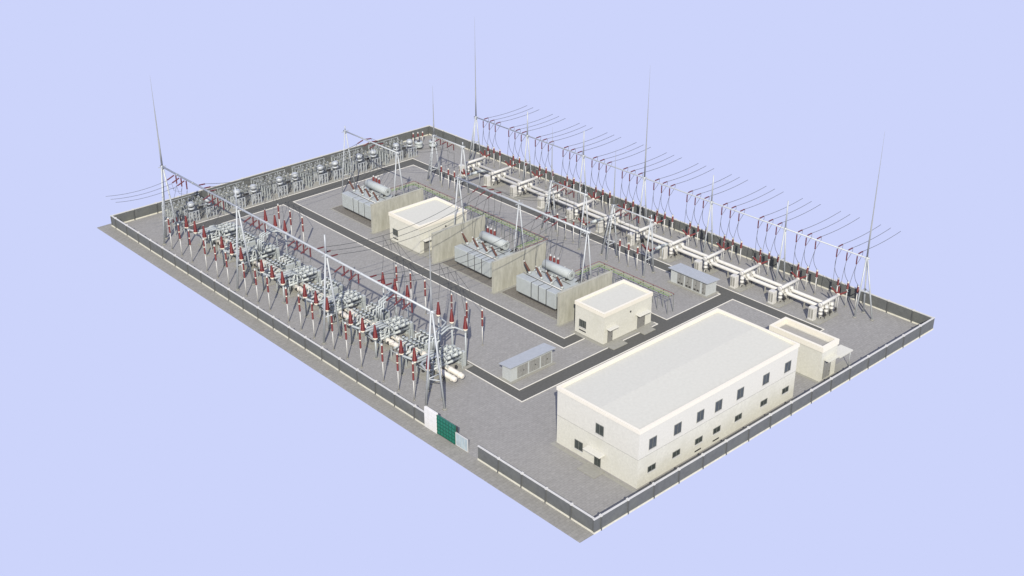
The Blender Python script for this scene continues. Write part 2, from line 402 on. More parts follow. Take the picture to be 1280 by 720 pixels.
# switchgear kiosks
def kiosk(label, x0, x1, y0, y1, axis):
    b = thing('switchgear_kiosk', label, 'kiosk', (0,0,0), 'sheet metal switchgear kiosks')
    MB().m('pad').box(x0-.45, x1+.45, y0-.45, y1+.45, .005, .15).build('base_slab', b)
    MB().m('kiosk').box(x0, x1, y0, y1, .152, 2.75).build('body', b)
    r = MB().m('shedroof'); v = len(r.v)
    ex = .45
    zs = (3.12, 2.86)
    X0, X1, Y0, Y1 = x0-ex, x1+ex, y0-ex, y1+ex
    for dz in (-.12, 0):
        if axis == 'y': r.v += [(X0,Y0,zs[0]+dz),(X1,Y0,zs[0]+dz),(X1,Y1,zs[1]+dz),(X0,Y1,zs[1]+dz)]
        else: r.v += [(X0,Y0,zs[0]+dz),(X1,Y0,zs[1]+dz),(X1,Y1,zs[1]+dz),(X0,Y1,zs[0]+dz)]
    for q in ((3,2,1,0),(4,5,6,7),(0,1,5,4),(1,2,6,5),(2,3,7,6),(3,0,4,7)): r.face(list(q))
    r.build('roof', b)
    L = (x1-x0) if axis == 'y' else (y1-y0)
    n = 4 if axis == 'x' else 3
    pw = 2.0; st = (L-.9)/n if axis == 'x' else (L-1.4)/n
    for k in range(n):
        a = (.3 if axis == 'x' else 1.5)+k*st; w = st-.35
        if axis == 'x' and k == 0: w = st*.45; a = .25
        elif axis == 'x': a -= st*.33
        if axis == 'x' and k > 2: w = st-.4
        mb = MB().m('louvre'); hb = MB().m('dark')
        if axis == 'y':
            mb.box(x0+a, x0+a+w, y0-.04, y0-.001, .3, 2.45)
            for i in range(7): mb.box(x0+a+.1, x0+a+w-.1, y0-.06, y0-.041, .5+i*.25, .6+i*.25)
            mb.m('frame').box(x0+a+w/2-.02, x0+a+w/2+.02, y0-.065, y0-.042, .3, 2.45)
            hb.box(x0+a+w/2+.1, x0+a+w/2+.35, y0-.1, y0-.066, 1.3, 1.45)
        else:
            mb.box(x0-.04, x0-.001, y0+a, y0+a+w, .3, 2.6)
            mb.m('frame').box(x0-.065, x0-.042, y0+a+w/2-.03, y0+a+w/2+.03, .3, 2.6)
            mb.m('dark').box(x0-.06, x0-.042, y0+a+.2, y0+a+w/2-.15, .45, .8).box(x0-.06, x0-.042, y0+a+w/2+.15, y0+a+w-.2, .45, .8)
            hb.box(x0-.1, x0-.066, y0+a+w/2+.08, y0+a+w/2+.25, 1.4, 1.55)
        d = mb.build('door', b); hb.build('handle', d)
    return b
kiosk('long low kiosk with three doors beside the road corner, left of large building', 18.9, 28.6, 37.9, 40.0, 'y')
kiosk('long low kiosk with blue grey roof in front of the white switchgear', 68.1, 71.0, 36.2, 45.2, 'x')

# ------------------------------------------------------------------ fire walls and transformer beds
for y, lab in ((46.85, 'weathered concrete fire wall right of the right-hand transformer'), (64.8, 'weathered concrete fire wall between the right-hand and middle transformers'),
               (83.0, 'weathered concrete fire wall left of the middle transformer beside a relay house'), (103.4, 'weathered concrete fire wall right of the left-hand transformer')):
    t = thing('fire_wall', lab, 'wall', (39.05, y, 0), 'concrete fire walls between transformers')
    MB().m('firewall').box(0, 13.9, -.02, .5, 0, 6.55).build('wall', t)
    MB().m('firewall').box(-.05, 13.95, -.05, .53, 6.55, 6.63).build('capping', t)
    MB().m('pad').box(-.3, 14.2, -.3, .8, .004, .1).build('footing', t)
bd = MB().m('bed'); be = MB().m('pad')
for y0, y1 in ((47.6, 64.2), (65.6, 82.4), (104.2, 120.8)):
    bd.box(40.5, 52.4, y0, y1, .004, .05)
    be.box(40.25, 40.5, y0, y1, .004, .1).box(52.4, 52.65, y0, y1, .004, .1).box(40.25, 52.65, y1, y1+.25, .004, .1)
struct('gravel_bed', bd); struct('bed_kerb', be)

# ------------------------------------------------------------------ transformers
def make_transformer(label):
    t = thing('power_transformer', label, 'transformer', (42.3, 51.2, 0), 'power transformers between fire walls')
    MB().m('dark').box(.3, 8.6, .4, 10.4, .05, .55).build('skid', t)
    for a, b_ in ((0.0, 2.48), (2.72, 4.62), (4.86, 6.58), (6.82, 10.8)):
        rm = MB().m('bluegrey'); n = max(2, int(round((b_-a)/.9))); 
        rm.bbox(.06, 1.8, a, b_, .62, 3.8, .05)
        r = rm.build('radiator', t)
        fm = MB().m('bluegrey')
        k = int((b_-a)/.3)
        for i in range(k):
            y = a+.1+(b_-a-.2)*(i+.5)/k; fm.bbox(0.02, .1, y-.12, y+.12, .7, 3.7, .02)
        fm.build('fin', r)['kind'] = 'stuff'
    MB().m('dark').box(.15, 1.72, .1, 10.7, .56, 3.72).build('dark_backing', t)  # dark backing that makes the gaps between radiators read dark
    MB().m('white').tube([(1.95, .2, 3.9), (1.95, 10.7, 3.9)], .09).build('header_pipe', t)
    tk = MB().m('bluegrey'); tk.bbox(2.3, 7.6, .6, 10.2, .56, 3.5, .15)
    for i in range(9):
        y = 1.1+i*1.08; tk.box(2.2, 2.3, y-.07, y+.07, .7, 3.2).box(7.6, 7.72, y-.07, y+.07, .7, 3.2)
    for i in range(5):
        x = 2.8+i*1.08; tk.box(x-.07, x+.07, .48, .6, .7, 3.2)
    tk.m('grey').box(2.2, 7.7, .5, 10.3, 3.5, 3.62)
    tk.build('tank', t)
    c = MB().m('grey').tank((6.2, 1.9, 4.95), (6.2, 9.5, 4.95), .9, 24)
    c.prof((6.2, 1.9, 4.95), (6.2, 2.15, 4.95), [(0, .8), (0, .93), (1, .93), (1, .8)], 24)
    cc = c.build('conservator', t)
    MB().m('dark').box(5.7, 6.7, 3.0, 3.2, 3.6, 4.4).box(5.7, 6.7, 8.0, 8.2, 3.6, 4.4).tube([(6.2, 3.6, 4.3), (6.6, 3.4, 4.0), (6.6, 3.4, 3.6)], .09).build('bracket', cc)
    for i, y in enumerate((1.3, 4.1, 6.9, 10.2)):
        bb = MB().m('grey').cyl((2.9, y-.2, 3.6), (2.9, y-.1, 4.05), .32).m('brown').sheds((2.9, y-.1, 4.05), (2.35, y+.75, 5.95), .25, .19, 12)
        bb.m('white').cyl((2.35, y+.75, 5.95), (2.28, y+.86, 6.2), .13, .08)
        bb.build('brown_bushing', t)
    for i, y in enumerate((7.7, 8.75, 9.8)):
        bb = MB().m('grey').cyl((8.2, y, 3.5), (8.2, y, 4.35), .3).m('white').cyl((8.2, y, 4.35), (8.2, y, 4.7), .24).m('red').sheds((8.2, y, 4.7), (8.2, y, 5.75), .29, .26, 8)
        bb.m('white').cyl((8.2, y, 5.75), (8.2, y, 6.05), .24, .12)
        bb.build('red_bushing', t)
    for y in (3.6, 5.6):
        MB().m('grey').cyl((8.0, y, 3.6), (8.0, y, 4.3), .13).m('brown').sheds((8.0, y, 4.3), (8.0, y, 4.75), .18, .15, 4).m('white').cyl((8.0, y, 4.75), (8.0, y, 5.05), .14, .06).build('neutral_bushing', t)
    for (x, y) in ((3.9, 2.6), (4.3, 5.4), (4.0, 8.2), (4.8, 9.4)): MB().m('grey').cyl((x, y, 3.6), (x, y, 4.0), .28).cyl((x, y, 3.95), (x+.2, y+.1, 4.5), .16).build('turret', t)
    for y in (5.0, 8.9): MB().m('white').cyl((3.6, y, 3.6), (3.6, y, 4.6), .1).build('turret', t)
    for i in range(5): MB().m('dark').tube([(6.6+.35*i, 1.4, 3.55), (6.8+.35*i, .9, 4.2), (6.9+.35*i, .4, 3.3), (6.9+.35*i, .3, 2.2)], .08).build('cable', t)
    MB().m('dark').tube([(5.1, 1.2, 3.7), (5.1, 9.4, 3.7)], .06).build('cable', t)
    MB().m('grey').tube([(4.0, 10.0, 3.9), (5.0, 10.0, 4.1), (6.0, 9.6, 4.5)], .12).build('oil_pipe', t)
    MB().m('grey').tube([(2.0, 3.5, 3.9), (3.4, 3.7, 4.3), (5.8, 3.4, 4.4)], .1).build('oil_pipe', t)
    MB().m('grey').bbox(4.2, 5.3, -.15, .45, .9, 2.6).build('control_box', t)
    return t
tr = make_transformer('grey power transformer with brown bushings, nearest the right-hand relay house')
TT = tree(tr)
dup(TT, (42.3, 69.6, 0), 'grey power transformer with brown bushings, middle one of the three')
dup(TT, (42.3, 108.4, 0), 'grey power transformer with brown bushings, leftmost and nearest the capacitor banks')

# low voltage busbar bridges on posts
def busbridge(label, y_tr, ycorner, yend):
    t = thing('busbar_bridge', label, 'busbar bridge', (0, 0, 0), 'coloured busbar bridges behind transformers')
    z = 3.75
    for k, (c, nm) in enumerate((('busgreen', 'green'), ('busyellow', 'yellow'), ('busred', 'red'))):
        s = 1 if yend > ycorner else -1
        xo = 57.3+.7*k; yo = ycorner - s*.7*k
        mb = MB().m(c).box(51.2, xo+.06, yo-.06, yo+.06, z, z+.1)
        mb.box(xo-.06, xo+.06, min(yo+.062*s, yend), max(yo+.062*s, yend), z, z+.1)
        mb.build('%s_busbar' % nm, t)
    n = int(abs(yend-ycorner)/2.4)
    for i in range(n+1):
        y = ycorner + (yend-ycorner)*i/n
        p = MB().m('capgrey').box(57.1, 57.2, y-.05, y+.05, 0, 3.5).box(58.7, 58.8, y-.05, y+.05, 0, 3.5).box(57.0, 58.9, y-.06, y+.06, 3.5, 3.6)
        p.m('darkred')
        for k in range(3): p.cyl((57.3+.7*k, y, 3.6), (57.3+.7*k, y, 3.74), .08)
        p.build('post', t)
    for x in (53.4, 55.4):
        MB().m('capgrey').box(x-.05, x+.05, ycorner-1.6, ycorner-1.5, 0, 3.5).box(x-.05, x+.05, ycorner+1.1, ycorner+1.2, 0, 3.5).box(x-.06, x+.06, ycorner-1.7, ycorner+1.3, 3.5, 3.6).build('post', t)
busbridge('green and yellow busbars on posts behind the right-hand relay house', 53, 54.3, 36.5)
busbridge('green and yellow busbars on posts between middle transformer and left relay house', 73, 71.6, 94.5)
busbridge('green and yellow busbars on posts behind the leftmost transformer', 111, 112.5, 99.8)

# ------------------------------------------------------------------ gantries
def tower(t, x, y, h, sp, legr, extra=0.0, peak=0.0, rod=0.0, brace=.3, ey=2.8):
    tw = MB().m('steel').cyl((x, y, h-.5), (x, y, h+.25), legr*1.5)
    tw.box(x-sp*.45-.05, x+sp*.45+.05, y-.06, y+.06, h-.12, h)
    o = tw.build('tower', t)
    for s in (-1, 1):
        MB().m('steel').cyl((x+s*sp, y, 0), (x+s*.12, y, h), legr*1.1, legr*.9, 8).m('pad').cyl((x+s*sp, y, 0), (x+s*sp, y, .18), legr*2.2).build('leg', o)
    zb = h*brace; w = sp*(1-brace)
    bm = MB().m('steel').cyl((x-w, y, zb), (x+w, y, zb), legr*.6)
    if extra:
        MB().m('steel').cyl((x, y+extra, 0), (x, y+extra*.05, h), legr*1.1, legr*.9, 8).m('pad').cyl((x, y+extra, 0), (x, y+extra, .18), legr*2.2).build('leg', o)
        bm.cyl((x-w, y, zb), (x, y+extra*(1-brace), zb), legr*.6).cyl((x+w, y, zb), (x, y+extra*(1-brace), zb), legr*.6)
    bm.build('brace', o)
    if peak: MB().m('steel').cyl((x, y, h+.25), (x, y, peak), legr, legr*.8, 8).build('peak', o)
    if rod:
        L = rod-h-.25
        MB().m('mast').prof((x, y, h+.25), (x, y, rod), [(0, legr*1.1), (.3, legr*.85), (.3, legr*.68), (.62, legr*.52), (.62, legr*.38), (1, .015)], 8).build('lightning_rod', o)
    return o
def beam(t, x, y0, y1, z, r):
    m = MB().m('steel').cyl((x, y0-.6, z), (x, y1+.6, z), r, n=10)
    n = int((y1-y0)/6)
    for i in range(n+1):
        y = y0+(y1-y0)*i/max(n, 1); m.cyl((x, y-.08, z), (x, y+.08, z), r*1.35)
    m.build('beam', t)
FX, FZ = 5.3, 16.9
t = thing('front_gantry', 'long white steel gantry above the grey switchgear along the front wall', 'gantry', (0,0,0))
tower(t, FX, 41.5, FZ, 1.8, .17, extra=-2.6, rod=31)
tower(t, FX, 70.4, FZ, 1.8, .17, peak=20.7); tower(t, FX, 99.5, FZ, 1.8, .17, peak=20.9)
tower(t, FX, 128.5, FZ, 1.8, .19, extra=2.6, rod=36)
beam(t, FX, 41.5, 128.5, FZ, .19)
BX, BZ = 83.3, 11.7
t = thing('back_gantry', 'longest white gantry with outgoing lines along the far boundary wall', 'gantry', (0,0,0))
for k in range(7):
    y = 12.2+18.08*k
    tower(t, BX, y, BZ, 1.45, .15, extra={0: -2.8, 6: 2.8}.get(k, 0), rod=36 if k in (0, 3, 6) else 0, peak=0 if k in (0, 3, 6) else 17.5, brace=.45)
beam(t, BX, 12.2, 120.7, BZ, .13)
TX, TZ = 49.2, 14.75
t = thing('transformer_gantry', 'white portal gantry standing over the leftmost transformer', 'gantry', (0,0,0))
tower(t, TX, 107.3, TZ, 1.9, .13, peak=16.1); tower(t, TX, 126.3, TZ, 1.9, .13, peak=16.0); beam(t, TX, 107.3, 126.3, TZ, .15)
t = thing('transformer_gantry', 'white three-legged-span gantry over the middle and right-hand transformers', 'gantry', (0,0,0))
for y in (50.0, 68.6, 86.9): tower(t, TX, y, TZ, 1.9, .135, peak=15.5)
beam(t, TX, 50.0, 86.9, TZ, .18)
MX, MZ = 67.3, 11.8
MG = ((60.3, 50.3, 'nearest the blue roofed kiosk'), (78.1, 68.2, 'in the middle before the white switchgear'), (117.0, 106.8, 'left, by the far road corner'))
for a, b_, w in MG:
    t = thing('line_gantry', 'short white gantry with lightning rod %s' % w, 'gantry', (0,0,0), 'short gantries before the white switchgear')
    tower(t, MX, a, MZ, 1.6, .15, extra=2.9, rod=23.7); tower(t, MX, b_, MZ, 1.5, .15, peak=12.9); beam(t, MX, b_, a, MZ, .15)

# ------------------------------------------------------------------ insulators, posts, wires
PH = ('left', 'middle', 'right')
def string_mesh(v, r, k, mt):
    v = Vector(v); L = v.length
    return MB().m('steel').cyl((0,0,0), v*.1, .03, n=6).m(mt).sheds(v*.1, v*.94, r, r, k, 8).m('steel').cyl(v*.94, v, .03, n=6)
ISTR = {}
def istring(key, loc, v, r, k, mt, label, group):
    if key not in ISTR:
        o = string_mesh(v, r, k, mt).build('insulator_string'); ISTR[key] = o
    else:
        o = ISTR[key].copy(); COL.objects.link(o)
    o.location = loc; tag(o, label, 'insulator', group); return o
def wire(pts, label, group, r=.04, mt='wire', more=()):
    m = MB().m(mt).tube(pts, r, 5)
    for q in more: m.tube(q, r*.9, 5)
    return tag(m.build('overhead_wire'), label, 'wire', group)

def make_post(name, label, hp, hr, r0, rr, bands, group, units=10, capn=True):
    t = thing(name, label, 'insulator', (0,0,0), group)
    MB().m('pad').cyl((0,0,0), (0,0,.12), r0*2).m('white').cyl((0,0,.12), (0,0,hp), r0*1.1, r0*.85, 10).prof((0,0,hp-.08), (0,0,hp), [(0, r0), (0, rr*1.05), (1, rr*1.05), (1, r0)], 10).build('pole', t)
    m = MB()
    seg = (hr-hp)/bands
    for k in range(bands):
        a = hp+seg*k
        m.m('red').sheds((0,0,a+.1), (0,0,a+seg-.12), rr, rr*.93, units, 10)
        m.m('band').cyl((0,0,a+seg-.1), (0,0,a+seg+.1), rr*.9, n=10)
    m.build('insulator', t)
    MB().m('steel').prof((0,0,hr+.1), (0,0,hr+.3), [(0, rr*.5), (0, rr*.9), (.6, rr*.9), (1, .04)], 10).build('terminal', t)
    return t

# back row, twelve bays
GB1 = 'post insulators along the far boundary wall'
P0 = make_post('post_insulator', '', 3.55, 5.0, .11, .22, 1, GB1, 9)
PT = tree(P0); first = True
BY = [16.0+9.05*k for k in range(12)]
for k, yc in enumerate(BY):
    for j, dy in enumerate((2.15, 0, -2.15)):
        y = yc+dy
        w = '%s post, %s line bay from the right along the far wall' % (PH[j], ORD[k])
        loc = (84.45, y, 0); lab = 'white pole with red top, %s of %s far wall trio from right' % (PH[j], ORD[k])
        if first: P0.location = loc; P0['label'] = lab; first = False
        else: dup(PT, loc, lab)
        yb = yc + dy + .35
        istring('bv', (BX, yb, BZ-.1), (0, 0, -1.95), .13, 12, 'darkred', 'hanging red insulator, %s of %s trio from right on back gantry' % (PH[j], ORD[k]), 'hanging insulators under the back gantry')
        istring('bh', (BX+.15, yb, BZ+.1), (1.55, 0, .05), .13, 10, 'darkred', 'horizontal red insulator, %s of %s trio from right on back gantry' % (PH[j], ORD[k]), 'outward insulators on the back gantry')
        e0 = (BX+1.75, yb, BZ+.15)
        up = [(BX+1.75+12.6*s, yb, BZ+.15 - 1.2*s*(1-s) + .25*s) for s in [i/12 for i in range(13)]]
        jump = [Vector(e0), Vector((BX+1.75, yb, BZ-.5))] + [Vector((BX+1.7-1.6*s, yb, BZ-.5-1.5*s-.5*s*(1-s))) for s in (.25, .5, .75, 1)]
        d1 = [Vector((BX+.1, yb, 9.65)).lerp(Vector((84.45, y, 5.15)), s) + Vector((-.2, .85, -.6))*(4*s*(1-s))*.55 for s in [i/8 for i in range(9)]]
        d2 = [Vector((BX+.1, yb, 9.65)).lerp(Vector((82.0, yc+.75*dy, 4.6)), s) + Vector((.2, .4, -.4))*(4*s*(1-s))*.5 for s in [i/8 for i in range(9)]]
        wire(up, 'thin outgoing wire, %s of %s trio from right on back gantry' % (PH[j], ORD[k]), 'outgoing wires of the back gantry', .045, 'wire', (jump, d1, d2))

# white switchgear bays
def make_white_bay(label):
    t = thing('white_switchgear_bay', label, 'switchgear', (74.4, 16.3, 0), 'off white gas insulated switchgear bays')
    MB().m('pad').box(0, 6.3, -1.35, 1.5, .004, .2).build('base_slab', t)
    cb = MB().m('giswhite').bbox(.2, 1.3, .1, 1.35, .2, 2.75, .06).build('cabinet', t)
    MB().m('pad').box(.185, .198, .25, .62, .6, 2.4).build('door', cb)
    MB().m('pad').box(.185, .198, .80, 1.2, .6, 2.4).build('door', cb)
    for x in (1.75, 3.5, 5.2):
        m = MB().m('giswhite').tank((x, -.35, .75), (x, -.35, 2.6), .36, 14, .05)
        m.m('dark').cyl((x, -.35, .45), (x, -.35, .76), .2)
        m.m('giswhite').cyl((x-.25, -.35, .2), (x-.25, -.35, .9), .07).cyl((x+.25, -.35, .2), (x+.25, -.35, .9), .07)
        m.build('breaker_tank', t)
    m = MB().m('giswhite').tank((1.2, -.35, 3.3), (7.2, -.35, 3.35), .33, 16)
    m.prof((1.2, -.35, 3.3), (1.6, -.35, 3.3), [(0, .3), (0, .42), (1, .42), (1, .3)], 14)
    m.build('outlet_duct', t)
    m = MB().m('giswhite').tank((2.2, .45, 2.45), (6.1, .45, 2.45), .3, 12, .06).tank((4.3, 1.15, 1.7), (6.3, 1.15, 1.7), .26, 12)
    for x in (2.6, 3.7, 5.1): m.cyl((x, .45, 1.3), (x, .45, 2.9), .2).prof((x, .45, 2.85), (x, .45, 3.0), [(0, .28), (.7, .28), (1, .1)], 10).tube([(x, -.35, 2.2), (x, .45, 2.3)], .17)
    m.build('disconnector', t)
    lg = MB().m('white').cyl((6.9, -.55, 0), (6.9, -.55, 3.1), .06).cyl((6.9, -.15, 0), (6.9, -.15, 3.1), .06).cyl((4.4, -.35, .2), (4.4, -.35, 3.0), .06).build('support_leg', t)
    for x in (2.4, 4.1, 5.8): MB().m('dark').bbox(x, x+.35, -1.0, -.65, .8, 1.35, .04).cyl((x+.2, -.8, .2), (x+.2, -.8, .82), .05).build('drive_box', t)
    for (dx, dy, dz) in ((-.3, 1.45, 1.15), (.15, .1, 1.7), (.5, -1.45, 1.0)):
        m = MB().m('cream').cyl((7.05, -.35, 3.4), (7.05+dx*.2, -.35+dy*.2, 3.45+dz*.2), .2).m('red').sheds((7.05+dx*.2, -.35+dy*.2, 3.45+dz*.2), (7.05+dx, -.35+dy, 3.45+dz), .22, .15, 9)
        m.m('steel').cyl((7.05+dx, -.35+dy, 3.45+dz), (7.05+dx*1.12, -.35+dy*1.12, 3.45+dz*1.12), .06).build('bushing', t)
    return t
wb = make_white_bay('off white switchgear bay with cabinet and red bushings, first bay from the right')
WT = tree(wb)
for k in range(1, 12):
    dup(WT, (74.4, 16.3+9.05*k, 0), 'off white switchgear bay with cabinet and red bushings, %s bay from the right' % ORD[k])
for x, w in ((77.9, 'nearer to the road'), (79.6, 'nearer to the far boundary wall')):
    m = MB().m('giswhite').tank((x, 16.4, 1.75), (x, 117.0, 1.75), .36, 18)
    for k in range(12):
        for dy in (.9, 8.2):
            y = 16.4+9.05*k+dy
            if y < 116: m.prof((x, y, 1.75), (x, y+.12, 1.75), [(0, .35), (0, .41), (1, .41), (1, .35)], 18)
    t = tag(m.build('bus_duct'), 'long off white pipe linking the white switchgear bays, %s' % w, 'pipe', 'main bus pipes of the white switchgear')
    for k in range(11): MB().m('pad').box(x-.1, x+.1, 16.4+9.05*k+4.2, 16.4+9.05*k+4.4, 0.003, 1.45).build('support', t)

# transformer side feeders of the white switchgear
G4 = 'post insulators under the short gantries'
for (a, b_, w), ys in zip(MG, ((58.1, 55.7, 53.3), (76.1, 73.6, 71.3), (114.5, 112.0, 109.8))):
    gn = w.split(' ')[0] if False else w
    short = {50.3: 'right', 68.2: 'middle', 106.8: 'left'}[b_]
    for j, y in enumerate(ys):
        dup(PT, (67.2, y, 0), 'white pole with red top under the %s short gantry, %s one' % (short, PH[j]), G4)
        istring('mv', (MX, y+.2, MZ-.1), (0, 0, -1.7), .13, 10, 'darkred', 'hanging red insulator, %s phase under the %s short gantry' % (PH[j], short), 'hanging insulators under the short gantries')
        istring('mh', (MX-.15, y+.2, MZ-.1), (-1.6, 0, -.35), .13, 10, 'darkred', 'slanting red insulator, %s phase on the %s short gantry' % (PH[j], short), 'slanting insulators on the short gantries')
    yb = ys[2]-.4
    t = thing('feeder_duct', 'grey and white feeder pipe with red bushings near the %s short gantry' % short, 'pipe', (69.6, yb, 0), 'feeder pipes beside the short gantries')
    m = MB().m('grey').tank((0.2, 0, 3.3), (5.2, 0.0, 3.3), .32, 14, .06).tube([(5.0, 0, 3.3), (6.5, .2, 3.0), (8.0, .6, 2.0)], .25, 10)
    m.build('duct', t)
    MB().m('steel').cyl((1.0, -.3, 0), (1.0, -.3, 3.1), .08).cyl((1.0, .3, 0), (1.0, .3, 3.1), .08).cyl((1.0, -.3, 1.5), (1.0, .3, 1.5), .05).cyl((4.8, 0, .015), (4.8, 0, 3.0), .08).build('support_leg', t)
    for (dx, dy, dz) in ((-.3, 1.45, 1.15), (-.2, .1, 1.7), (.3, -1.45, 1.0)):
        MB().m('cream').cyl((.3, 0, 3.4), (.3+dx*.2, dy*.2, 3.45+dz*.2), .2).m('red').sheds((.3+dx*.2, dy*.2, 3.45+dz*.2), (.3+dx, dy, 3.45+dz), .24, .15, 9).m('steel').cyl((.3+dx, dy, 3.45+dz), (.3+dx*1.12, dy*1.12, 3.45+dz*1.12), .06).build('bushing', t)

# crossing lines: front gantry -> transformer gantry -> short gantry
CR = (((58.2, 56.1, 54.0), (61.9, 59.7, 57.5), (58.3, 55.9, 53.5), 51.2, 'right'),
      ((73.6, 71.5, 69.4), (80.3, 78.1, 75.9), (76.3, 73.8, 71.5), 69.6, 'middle'),
      ((114.4, 112.3, 110.2), (119.1, 116.9, 114.7), (114.7, 112.2, 110.0), 108.4, 'left'))
for fy, ty, my, y0, w in CR:
    for j in range(3):
        istring('ch', (FX+.2, fy[j], FZ-.05), (1.7, .12, -.15), .14, 11, 'darkred', 'inward red insulator on front gantry, %s phase of the %s transformer line' % (PH[j], w), 'inward insulators on the front gantry')
        istring('t1', (TX-.2, ty[j], TZ-.1), (-1.8, 0, -.55), .14, 11, 'darkred', 'front-facing red insulator, %s phase above the %s transformer' % (PH[j], w), 'front-facing insulators on the transformer gantries')
        istring('t2', (TX+.2, ty[j], TZ-.1), (1.8, 0, -.25), .14, 11, 'darkred', 'rear-facing red insulator, %s phase above the %s transformer' % (PH[j], w), 'rear-facing insulators on the transformer gantries')
        p = (FX+1.9, fy[j]+.12, FZ-.2); q = (TX-2.0, ty[j], TZ-.65)
        brn = (44.55, y0+(10.2, 6.9, 4.1)[j]+.9, 6.2)
        line = sag(p, q, 2.2, 22)
        drop = [Vector(q).lerp(Vector(brn), s)+Vector((-.6*math.sin(s*math.pi), 0, 0)) for s in [i/8 for i in range(9)]]
        m = 15
        bank = {'right': (51.0, (59.3, 55.1, 50.9)), 'middle': (67.0, (75.5, 71.2, 66.9)), 'left': (106.5, (116.0, 111.5, 107.0))}[w]
        P = Vector(min(line, key=lambda v: abs(v.x-22.5)))
        c1 = Vector((17.2, bank[0]+3.6-3.6*j, 9.85)); c2 = Vector((24.0, bank[1][j], 7.35))
        dr2 = [P.lerp(c1, u)+Vector((.5, .3, -.5))*(4*u*(1-u))*.6 for u in [i/7 for i in range(8)]]
        dr3 = [P.lerp(c2, u)+Vector((.3, .3, 0))*(4*u*(1-u))*.6 for u in [i/6 for i in range(7)]]
        wire(line, 'long sagging wire from front gantry to the %s transformer, %s phase' % (w, PH[j]), 'wires crossing from the front gantry', .045, 'wire', (drop, dr2, dr3))
        p = (TX+2.0, ty[j], TZ-.35); q = (MX-1.75, my[j], MZ-.5)
        red = (50.5, y0+(10.0, 8.75, 7.5)[j], 6.4)
        drop = [Vector(p).lerp(Vector(red), s)+Vector((.5*math.sin(s*math.pi), 0, 0)) for s in [i/8 for i in range(9)]]
        d3 = [Vector(q), Vector((MX-1.2, my[j], MZ-2.0)), Vector((MX, my[j]-.1, MZ-2.3)), Vector((67.2, my[j]-.2, 5.3))]
        wire(sag(p, q, 1.6, 14), 'sagging wire from transformer gantry to the %s short gantry, %s phase' % (w, PH[j]), 'wires to the short gantries', .042, 'wire', (drop, d3))

# ------------------------------------------------------------------ front switchgear
G5 = 'slender red and white post insulators along the front wall'
Pf = make_post('tall_post_insulator', '', 3.75, 7.0, .10, .19, 2, G5, 9)
FT = tree(Pf); first = True
FYC = [48.6+14.55*k for k in range(6)]
for k, yc in enumerate(FYC):
    yc2 = (48.6, 63.1, 77.4, 92.0, 106.7, 120.9)[k]; FYC[k] = yc2
    for j, dy in enumerate((4.15, 0, -4.15)):
        lab = 'tall red and white post near front wall, %s post of %s trio from the gate' % (PH[j], ORD[k])
        loc = (3.42, yc2+dy, 0)
        if first: Pf.location = loc; Pf['label'] = lab; first = False
        else: dup(FT, loc, lab)
        y = yc2+dy*.5
        istring('fv', (FX, y, FZ-.15), (0, 0, -2.1), .15, 12, 'darkred', 'hanging red insulator under front gantry, %s phase of %s trio from gate' % (PH[j], ORD[k]), 'hanging insulators under the front gantry')
        istring('fh', (FX-.2, y, FZ-.15), (-1.9, 0, -.75), .15, 11, 'darkred', 'outward red insulator on front gantry, %s phase of %s trio from gate' % (PH[j], ORD[k]), 'outward insulators on the front gantry')
        q = Vector((FX-2.1, y, FZ-.95))
        jump = [q, q+Vector((.3, 0, -1.6)), Vector((FX-.3, y, FZ-3.2)), Vector((FX, y, FZ-2.3))]
        d1 = sag((FX, y, FZ-2.3), (3.42, yc2+dy, 7.3), .5, 8)
        cy = yc2+.3+dy*.87
        d2 = sag((3.42, yc2+dy, 7.3), (7.2, cy, 6.8), .35, 6)
        if k == 5:
            line = [(FX-2.1-13*s, y, FZ-.95 - .9*4*s*(1-s)*.5 + .6*s*s-.4*s) for s in [i/12 for i in range(13)]]
            wire(line, 'outgoing wire leaving over the left front corner, %s phase' % PH[j], 'outgoing wires over the left front corner', .036, 'wire', (jump, d1, d2))
        else:
            wire(jump, 'dropper wire under front gantry, %s phase of %s trio from gate' % (PH[j], ORD[k]), 'droppers under the front gantry', .028, 'wire', (d1, d2))
G6 = 'red and white posts along the inner road'
for n, ys in enumerate(((59.3, 55.1, 50.9), (75.5, 71.2, 66.9), (116.0, 111.5, 107.0))):
    for j, y in enumerate(ys):
        dup(FT, (24.0, y, 0), 'tall red and white post by the inner road, %s post of %s trio' % (PH[j], ('right-hand', 'middle', 'left-hand')[n]), G6)

